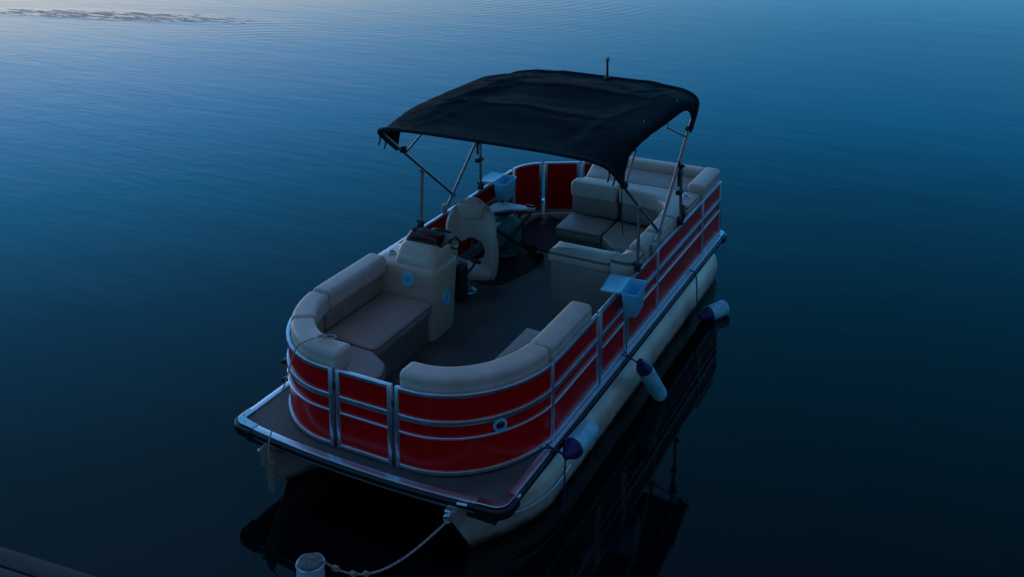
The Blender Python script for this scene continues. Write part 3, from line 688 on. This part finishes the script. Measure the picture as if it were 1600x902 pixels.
# ------------------------------------------------------------ loose things
# bins hooked over the rail
def bin_(loc, rz, label):
    r = empty('storage_bin', loc, label, 'plastic bin', 'plastic bins hooked over the boat rails', rz)
    bm = bmesh.new(); w, l_, h, tk = .080, .18, .235, .006
    def ring(s, z, o=0): return rr_ring(-w*s+o, w*s-o, -l_*s+o, l_*s-o, z, .022)
    loft(bm, [ring(.72, -h), ring(.76, -h+.01), ring(.94, -.02), ring(1.0, -.016), ring(1.0, 0), ring(.93, .0), ring(.91, -.012), ring(.73, -h+.018)])
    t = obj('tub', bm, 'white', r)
    bm = bmesh.new(); loft(bm, [rr_ring(-w-.195, -w-.002, -l_, l_, -.004, .02), rr_ring(-w-.197, -w-.0, -l_-.002, l_+.002, .004, .02), rr_ring(-w-.190, -w-.006, -l_+.006, l_-.006, .014, .018), rr_ring(-w-.17, -w-.025, -l_+.025, l_-.025, .010, .012)]); obj('lid', bm, 'white', r)
    bm = bmesh.new(); add_tube(bm, [(-w-.02, -l_*.5, -.01), (-w-.10, -l_*.5, -.02), (-w-.10, -l_*.5, -.09)], .006, 6); add_tube(bm, [(-w-.02, l_*.5, -.01), (-w-.10, l_*.5, -.02), (-w-.10, l_*.5, -.09)], .006, 6); obj('hook', bm, 'white', r)
    return r
pb_ = bin_((1.385, 2.46, 1.318), math.radians(6), 'pale open bin with folded lid, hooked over the port rail above the side gate')
r2 = pb_.copy(); COL.objects.link(r2); r2.location = (-1.06, 4.56, 1.318); r2.rotation_euler.z = math.radians(2)
r2['label'] = 'pale open bin with folded lid on the far rail behind the helm chair'
for c in list(pb_.children):
    q = c.copy(); COL.objects.link(q); q.parent = r2
# fenders
def fender(top, bot, ropes, label, R=.088):
    top, bot = Vector(top), Vector(bot); ax = (bot-top); Lf = ax.length
    r = empty('boat_fender', tuple((top+bot)/2), label, 'fender', 'white boat fenders with navy ends'); r0 = (top+bot)/2
    bm = bmesh.new()
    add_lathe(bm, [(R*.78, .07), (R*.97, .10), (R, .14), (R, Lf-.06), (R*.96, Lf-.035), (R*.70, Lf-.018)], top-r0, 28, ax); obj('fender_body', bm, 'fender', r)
    bm = bmesh.new(); add_lathe(bm, [(.018, -.02), (.03, -.012), (.033, .0), (.045, .02), (R*.72, .055), (R*.93, .085), (R*1.012, .115), (R*1.012, .122)], top-r0, 28, ax); obj('end_cap', bm, 'navy', r)
    bm = bmesh.new(); add_lathe(bm, [(R*.74, Lf-.022), (R*.5, Lf-.006), (.03, Lf+.004), (.028, Lf+.025), (.012, Lf+.03)], top-r0, 24, ax); obj('end_cap', bm, 'navy', r)
    for pts in ropes:
        bm = bmesh.new(); add_tube(bm, [Vector(p)-r0 for p in smooth_path([tuple(p) for p in pts], 2)], .0075, 7); obj('rope', bm, 'navyrope', r)
    return r
fender((1.385, .93, .50), (1.425, 1.37, .53), [[(1.235, .80, .60), (1.30, .86, .585), (1.36, .90, .54), (1.385, .91, .50)], [(1.24, .85, .605), (1.32, .84, .59), (1.375, .915, .51)], [(1.39, .90, .49), (1.385, .895, .3), (1.385, .89, -.06)]], 'stained white fender lying along the pontoon beside the port bow corner')
fender((1.41, 2.60, .51), (1.51, 2.93, .01), [[(1.25, 2.57, .60), (1.32, 2.50, .60), (1.37, 2.52, .56), (1.41, 2.60, .47)], [(1.26, 2.50, .60), (1.34, 2.47, .60), (1.40, 2.56, .52), (1.415, 2.61, .47)]], 'white fender hanging slanted below the side gate, middle one of the port side', R=.080)
fender((1.40, 4.65, .05), (1.60, 4.99, .08), [[(1.25, 4.62, .60), (1.33, 4.60, .60), (1.345, 4.62, .50), (1.36, 4.60, .2), (1.37, 4.60, .02), (1.395, 4.62, .05)]], 'white fender floating on the water near the stern of the port pontoon')
# grill stand
g = empty('grill_stand', (-.74, 4.03, D), 'folding grey and black grill stand with crossed legs behind the helm chair', 'grill stand')
def gl(*p): return [(x+.74, y-4.03, z-D) for x, y, z in p]
bm = bmesh.new()
fr_ = [(-.98, 4.12, 1.17), (-.90, 4.22, 1.18), (-.74, 4.20, 1.18), (-.56, 4.22, 1.19), (-.47, 4.20, 1.19), (-.47, 4.12, 1.19), (-.60, 4.08, 1.18), (-.74, 4.02, 1.17), (-.88, 3.82, 1.15), (-.98, 3.86, 1.15)]
add_prism(bm, [(x+.74, y-4.03) for x, y, z in fr_][::-1], 1.165-D, 1.185-D, .006, 2); obj('top_frame', bm, 'grey', g)
bm = bmesh.new(); add_box(bm, -.20, .02, -.34, -.22, 1.07-D, 1.10-D, .01); sh = obj('side_shelf', bm, 'grey', g)
bm = bmesh.new(); add_lathe(bm, [(.13, 1.12-D), (.145, 1.15-D), (.15, 1.163-D), (.14, 1.165-D)], (-.10, .03, 0), 24); obj('burner_pan', bm, 'black', g)
for x, y, z in ((-.90, 4.18, 1.19), (-.55, 4.16, 1.195), (-.50, 4.16, 1.195), (-.86, 3.74, 1.10), (-.80, 3.74, 1.10)):
    bm = bmesh.new(); add_box(bm, x+.74-.022, x+.74+.022, y-4.03-.016, y-4.03+.016, z-D, z-D+.03, .007); obj('knob', bm, 'black', g)
for a, b in (((-.86, 3.76, 1.07), (-.40, 4.12, D+.06)), ((-.50, 4.18, 1.16), (-.84, 3.72, D+.01)), ((-.98, 3.90, 1.14), (-.54, 4.26, D+.06)), ((-.62, 4.30, 1.16), (-.98, 3.90, D+.01))):
    bm = bmesh.new(); add_tube(bm, gl(a, b), .017, 8); obj('leg', bm, 'black', g)
bm = bmesh.new(); add_tube(bm, gl((-.98, 3.80, .80), (-.68, 3.82, .78), (-.60, 3.93, .80)), .014, 8); add_tube(bm, gl((-.40, 4.12, D+.06), (-.54, 4.26, D+.06)), .01, 6); obj('cross_bar', bm, 'black', g)
for x, y in ((-.385, 4.11), (-.555, 4.28)):
    bm = bmesh.new(); add_lathe(bm, [(.03, -.014), (.058, -.014), (.06, 0), (.058, .014), (.03, .014)], (x+.74, y-4.03, .062), 20, (-.7, .7, 0)); obj('wheel', bm, 'black', g)
# gas bottle
gt = empty('gas_bottle', (-.84, 4.14, D), 'teal steel gas bottle standing under the grill stand', 'gas bottle')
bm = bmesh.new(); add_lathe(bm, [(.12, .012), (.125, .02), (.12, .05), (.145, .07), (.155, .12), (.155, .30), (.148, .34), (.12, .375), (.07, .395), (.03, .40)], (0,0,0), 32); obj('tank_body', bm, 'teal', gt)
bm = bmesh.new(); add_tube(bm, [(.09*math.cos(a), .09*math.sin(a), .45+.01*math.sin(3*a)) for a in [2*math.pi*i/24 for i in range(24)]], .010, 8, closed=True)
for a in (.4, 2.5, 4.6): add_tube(bm, [(.09*math.cos(a), .09*math.sin(a), .375), (.09*math.cos(a), .09*math.sin(a), .45)], .012, 6)
obj('collar', bm, 'teal', gt)
bm = bmesh.new(); add_lathe(bm, [(.022, .39), (.022, .44), (.03, .445), (.03, .47)], (0,0,0), 12); add_tube(bm, [(0,0,.43), (.05, -.02, .43)], .012, 8); obj('valve', bm, 'alu', gt)
for c in gt.children: c.data.transform(Matrix.Scale(1.22, 4))
# thin black floor sheet and tarp
bm = bmesh.new(); add_prism(bm, [(-1.12, 3.38), (-.62, 3.30), (-.50, 3.38), (-.36, 3.86), (-.38, 4.22), (-1.12, 4.40)], 0, .010, .003, 2)
o = obj('floor_sheet', bm, 'mat'); o.location.z = D+.0005; tag(o, 'thin black sheet on the deck under the grill stand', 'mat')
bm = bmesh.new(); K = 26; G = []
for j in range(K+1):
    row = []
    for i in range(K+1):
        u, v = i/K, j/K; x = -1.10+.80*u+.12*v; y = 4.50+.95*v-.10*u
        if y > 5.40+.35*(x+1.2): y = 5.40+.35*(x+1.2)
        e = min(u, v, 1-u, 1-v)
        q = noise.noise(Vector((x*7, y*7, 2)))*.5+abs(noise.noise(Vector((x*4, y*5, 9))))
        row.append(bm.verts.new((x, y, .012+min(1, e*8)*(.018+.03*q))))
    G.append(row)
for j in range(K):
    for i in range(K): bm.faces.new((G[j][i], G[j][i+1], G[j+1][i+1], G[j+1][i]))
bmesh.ops.solidify(bm, geom=bm.faces[:], thickness=.004)
o = obj('tarp', bm, 'tarp', auto=80); o.location.z = D; tag(o, 'creased dark navy tarp spread on the deck by the stern gate', 'tarp')
# bow line with frayed end
ROPE = [(-.50, .30, 1.392), (-.54, .27, 1.395), (-.58, .20, 1.393), (-.62, .145, 1.385), (-.66, .115, 1.355), (-.70, .11, 1.29), (-.745, .075, 1.10), (-.79, -.01, .85), (-.808, -.085, .64), (-.808, -.11, .595), (-.806, -.122, .55)]
bl = empty('bow_line', (-.72, .30, 1.38), 'thin grey rope knotted on the bow cushion, hanging over the fence to a frayed end', 'rope')
def bp_(pts): return [(x+.72, y-.30, z-1.38) for x, y, z in pts]
bm = bmesh.new(); add_tube(bm, bp_(smooth_path(ROPE, 2)), .006, 6); obj('line', bm, 'rope', bl)
bm = bmesh.new(); add_tube(bm, bp_(smooth_path([(-.53, .28, 1.395), (-.48, .34, 1.392), (-.42, .33, 1.388), (-.44, .28, 1.388), (-.51, .265, 1.398), (-.56, .26, 1.40), (-.53, .31, 1.396)], 2)), .0075, 6); add_tube(bm, bp_([(-.56, .255, 1.393), (-.53, .28, 1.398), (-.50, .27, 1.393)]), .014, 8); obj('knot', bm, 'rope', bl)
bm = bmesh.new()
for k in range(150):
    a = rnd.uniform(0, 6.28); s = rnd.random(); ln = rnd.uniform(.2, .42); w = rnd.uniform(.0, .045)
    x0, y0 = -.80, -.122; pts = []
    for t in range(6):
        f = t/5; pts.append((x0+w*math.cos(a)*math.sin(f*2.4)+.02*f+rnd.uniform(-.004, .004), y0+w*.6*math.sin(a)*math.sin(f*2.4)-.01, .57-ln*f))
    add_tube(bm, bp_(pts), .0016, 3, cap=False)
for k in range(40):
    a = rnd.uniform(0, 6.28); w = rnd.uniform(0, .02); ln = rnd.uniform(.12, .22)
    add_tube(bm, bp_([(-.87+w*math.cos(a)+.06*math.exp(-t*1.2), -.125+w*.5*math.sin(a), .57-ln*t/4) for t in range(5)]), .0025, 3, cap=False)
obj('frayed_end', bm, 'frayed', bl, smooth=False)
# mooring post and line
po = empty('mooring_post', (.47, -1.20, 0), 'round mooring post in a pale sleeve with a rough grey top', 'post')
bm = bmesh.new(); add_lathe(bm, [(.093, -1.2), (.093, .665), (.096, .675), (.096, .695), (.088, .698)], (0,0,0), 36); obj('sleeve', bm, 'sleeve', po)
bm = bmesh.new(); n = 30; ctr = bm.verts.new((0, 0, .715)); prev = None; rings = []
for r in (.03, .055, .075, .087, .090):
    rings.append([bm.verts.new((r*math.cos(2*math.pi*k/n), r*math.sin(2*math.pi*k/n), (.712 if r < .08 else .700 if r < .089 else .690)+.006*noise.noise(Vector((r*40*math.cos(2*math.pi*k/n), r*40*math.sin(2*math.pi*k/n), 0))))) for k in range(n)])
for k in range(n): bm.faces.new((ctr, rings[0][k], rings[0][(k+1) % n]))
for A_, B_ in zip(rings, rings[1:]):
    for k in range(n): bm.faces.new((A_[k], B_[k], B_[(k+1) % n], A_[(k+1) % n]))
obj('post_top', bm, 'piling_cap', po)
ml = empty('mooring_line', (.56, -1.16, .70), 'pale knotted rope sagging from the boat bow to the mooring post', 'rope')
def mpt(f):
    a = Vector((.545, -1.165, .715)); b = Vector((.875, -.115, .42)); p = a.lerp(b, f); p.z -= .42*4*f*(1-f)*.5*(1.35-f*.7); return p-Vector((.56, -1.16, .70))
bm = bmesh.new(); st1 = []
for k in range(2):
    pts = []
    for i in range(61):
        f = i/60; p = mpt(f); a = f*90+k*math.pi; pts.append(p+Vector((.0045*math.cos(a), 0, .0045*math.sin(a))))
    add_tube(bm, pts, .0058, 6)
obj('strand', bm, 'rope', ml)
for f, dz in ((.09, 0), (.22, -.02), (.32, 0)):
    bm = bmesh.new(); p = mpt(f)
    for k in range(3): add_tube(bm, [p+Vector((.012*(k-1)+.015*math.cos(t)*.3, .013*math.cos(t), .015*math.sin(t))) for t in [2*math.pi*i/10 for i in range(10)]], .006, 6, closed=True)
    if dz: add_tube(bm, [p, p+Vector((.004, 0, -.05))], .008, 6)
    obj('knot', bm, 'rope', ml)
bm = bmesh.new(); add_tube(bm, [Vector((.47+.094*math.cos(t), -1.20+.094*math.sin(t), .692+.004*math.sin(5*t)))-Vector((.56, -1.16, .70)) for t in [2*math.pi*i/30 for i in range(30)]], .006, 6, closed=True); obj('loop', bm, 'rope', ml)
# dock corner
dk = empty('dock', (-1.6, -2.6, 0), 'weathered wooden dock edge at the lower left corner', 'dock')
ang = math.atan2(.03+.08, .51+.42)
for k in range(5):
    bm = bmesh.new(); add_box(bm, -5, 3.2, -.14-.155*k, -.155*k-.004, .60, .64, .006, 2); bm.transform(Matrix.Translation((0, .62, 0)) @ Matrix.Rotation(math.radians(6.5), 4, 'Z')); obj('plank', bm, 'dock', dk)
bm = bmesh.new(); add_box(bm, -5, 3.2, -.75, -.03, .42, .598); bm.transform(Matrix.Translation((0, .62, 0)) @ Matrix.Rotation(math.radians(6.5), 4, 'Z')); obj('joist', bm, 'dock', dk)
for x in (-3.5, -1, 1.5):
    bm = bmesh.new(); add_lathe(bm, [(.1, -1.5), (.1, .41)], (x, .4+x*.11, 0), 16); obj('pile', bm, 'dock', dk)
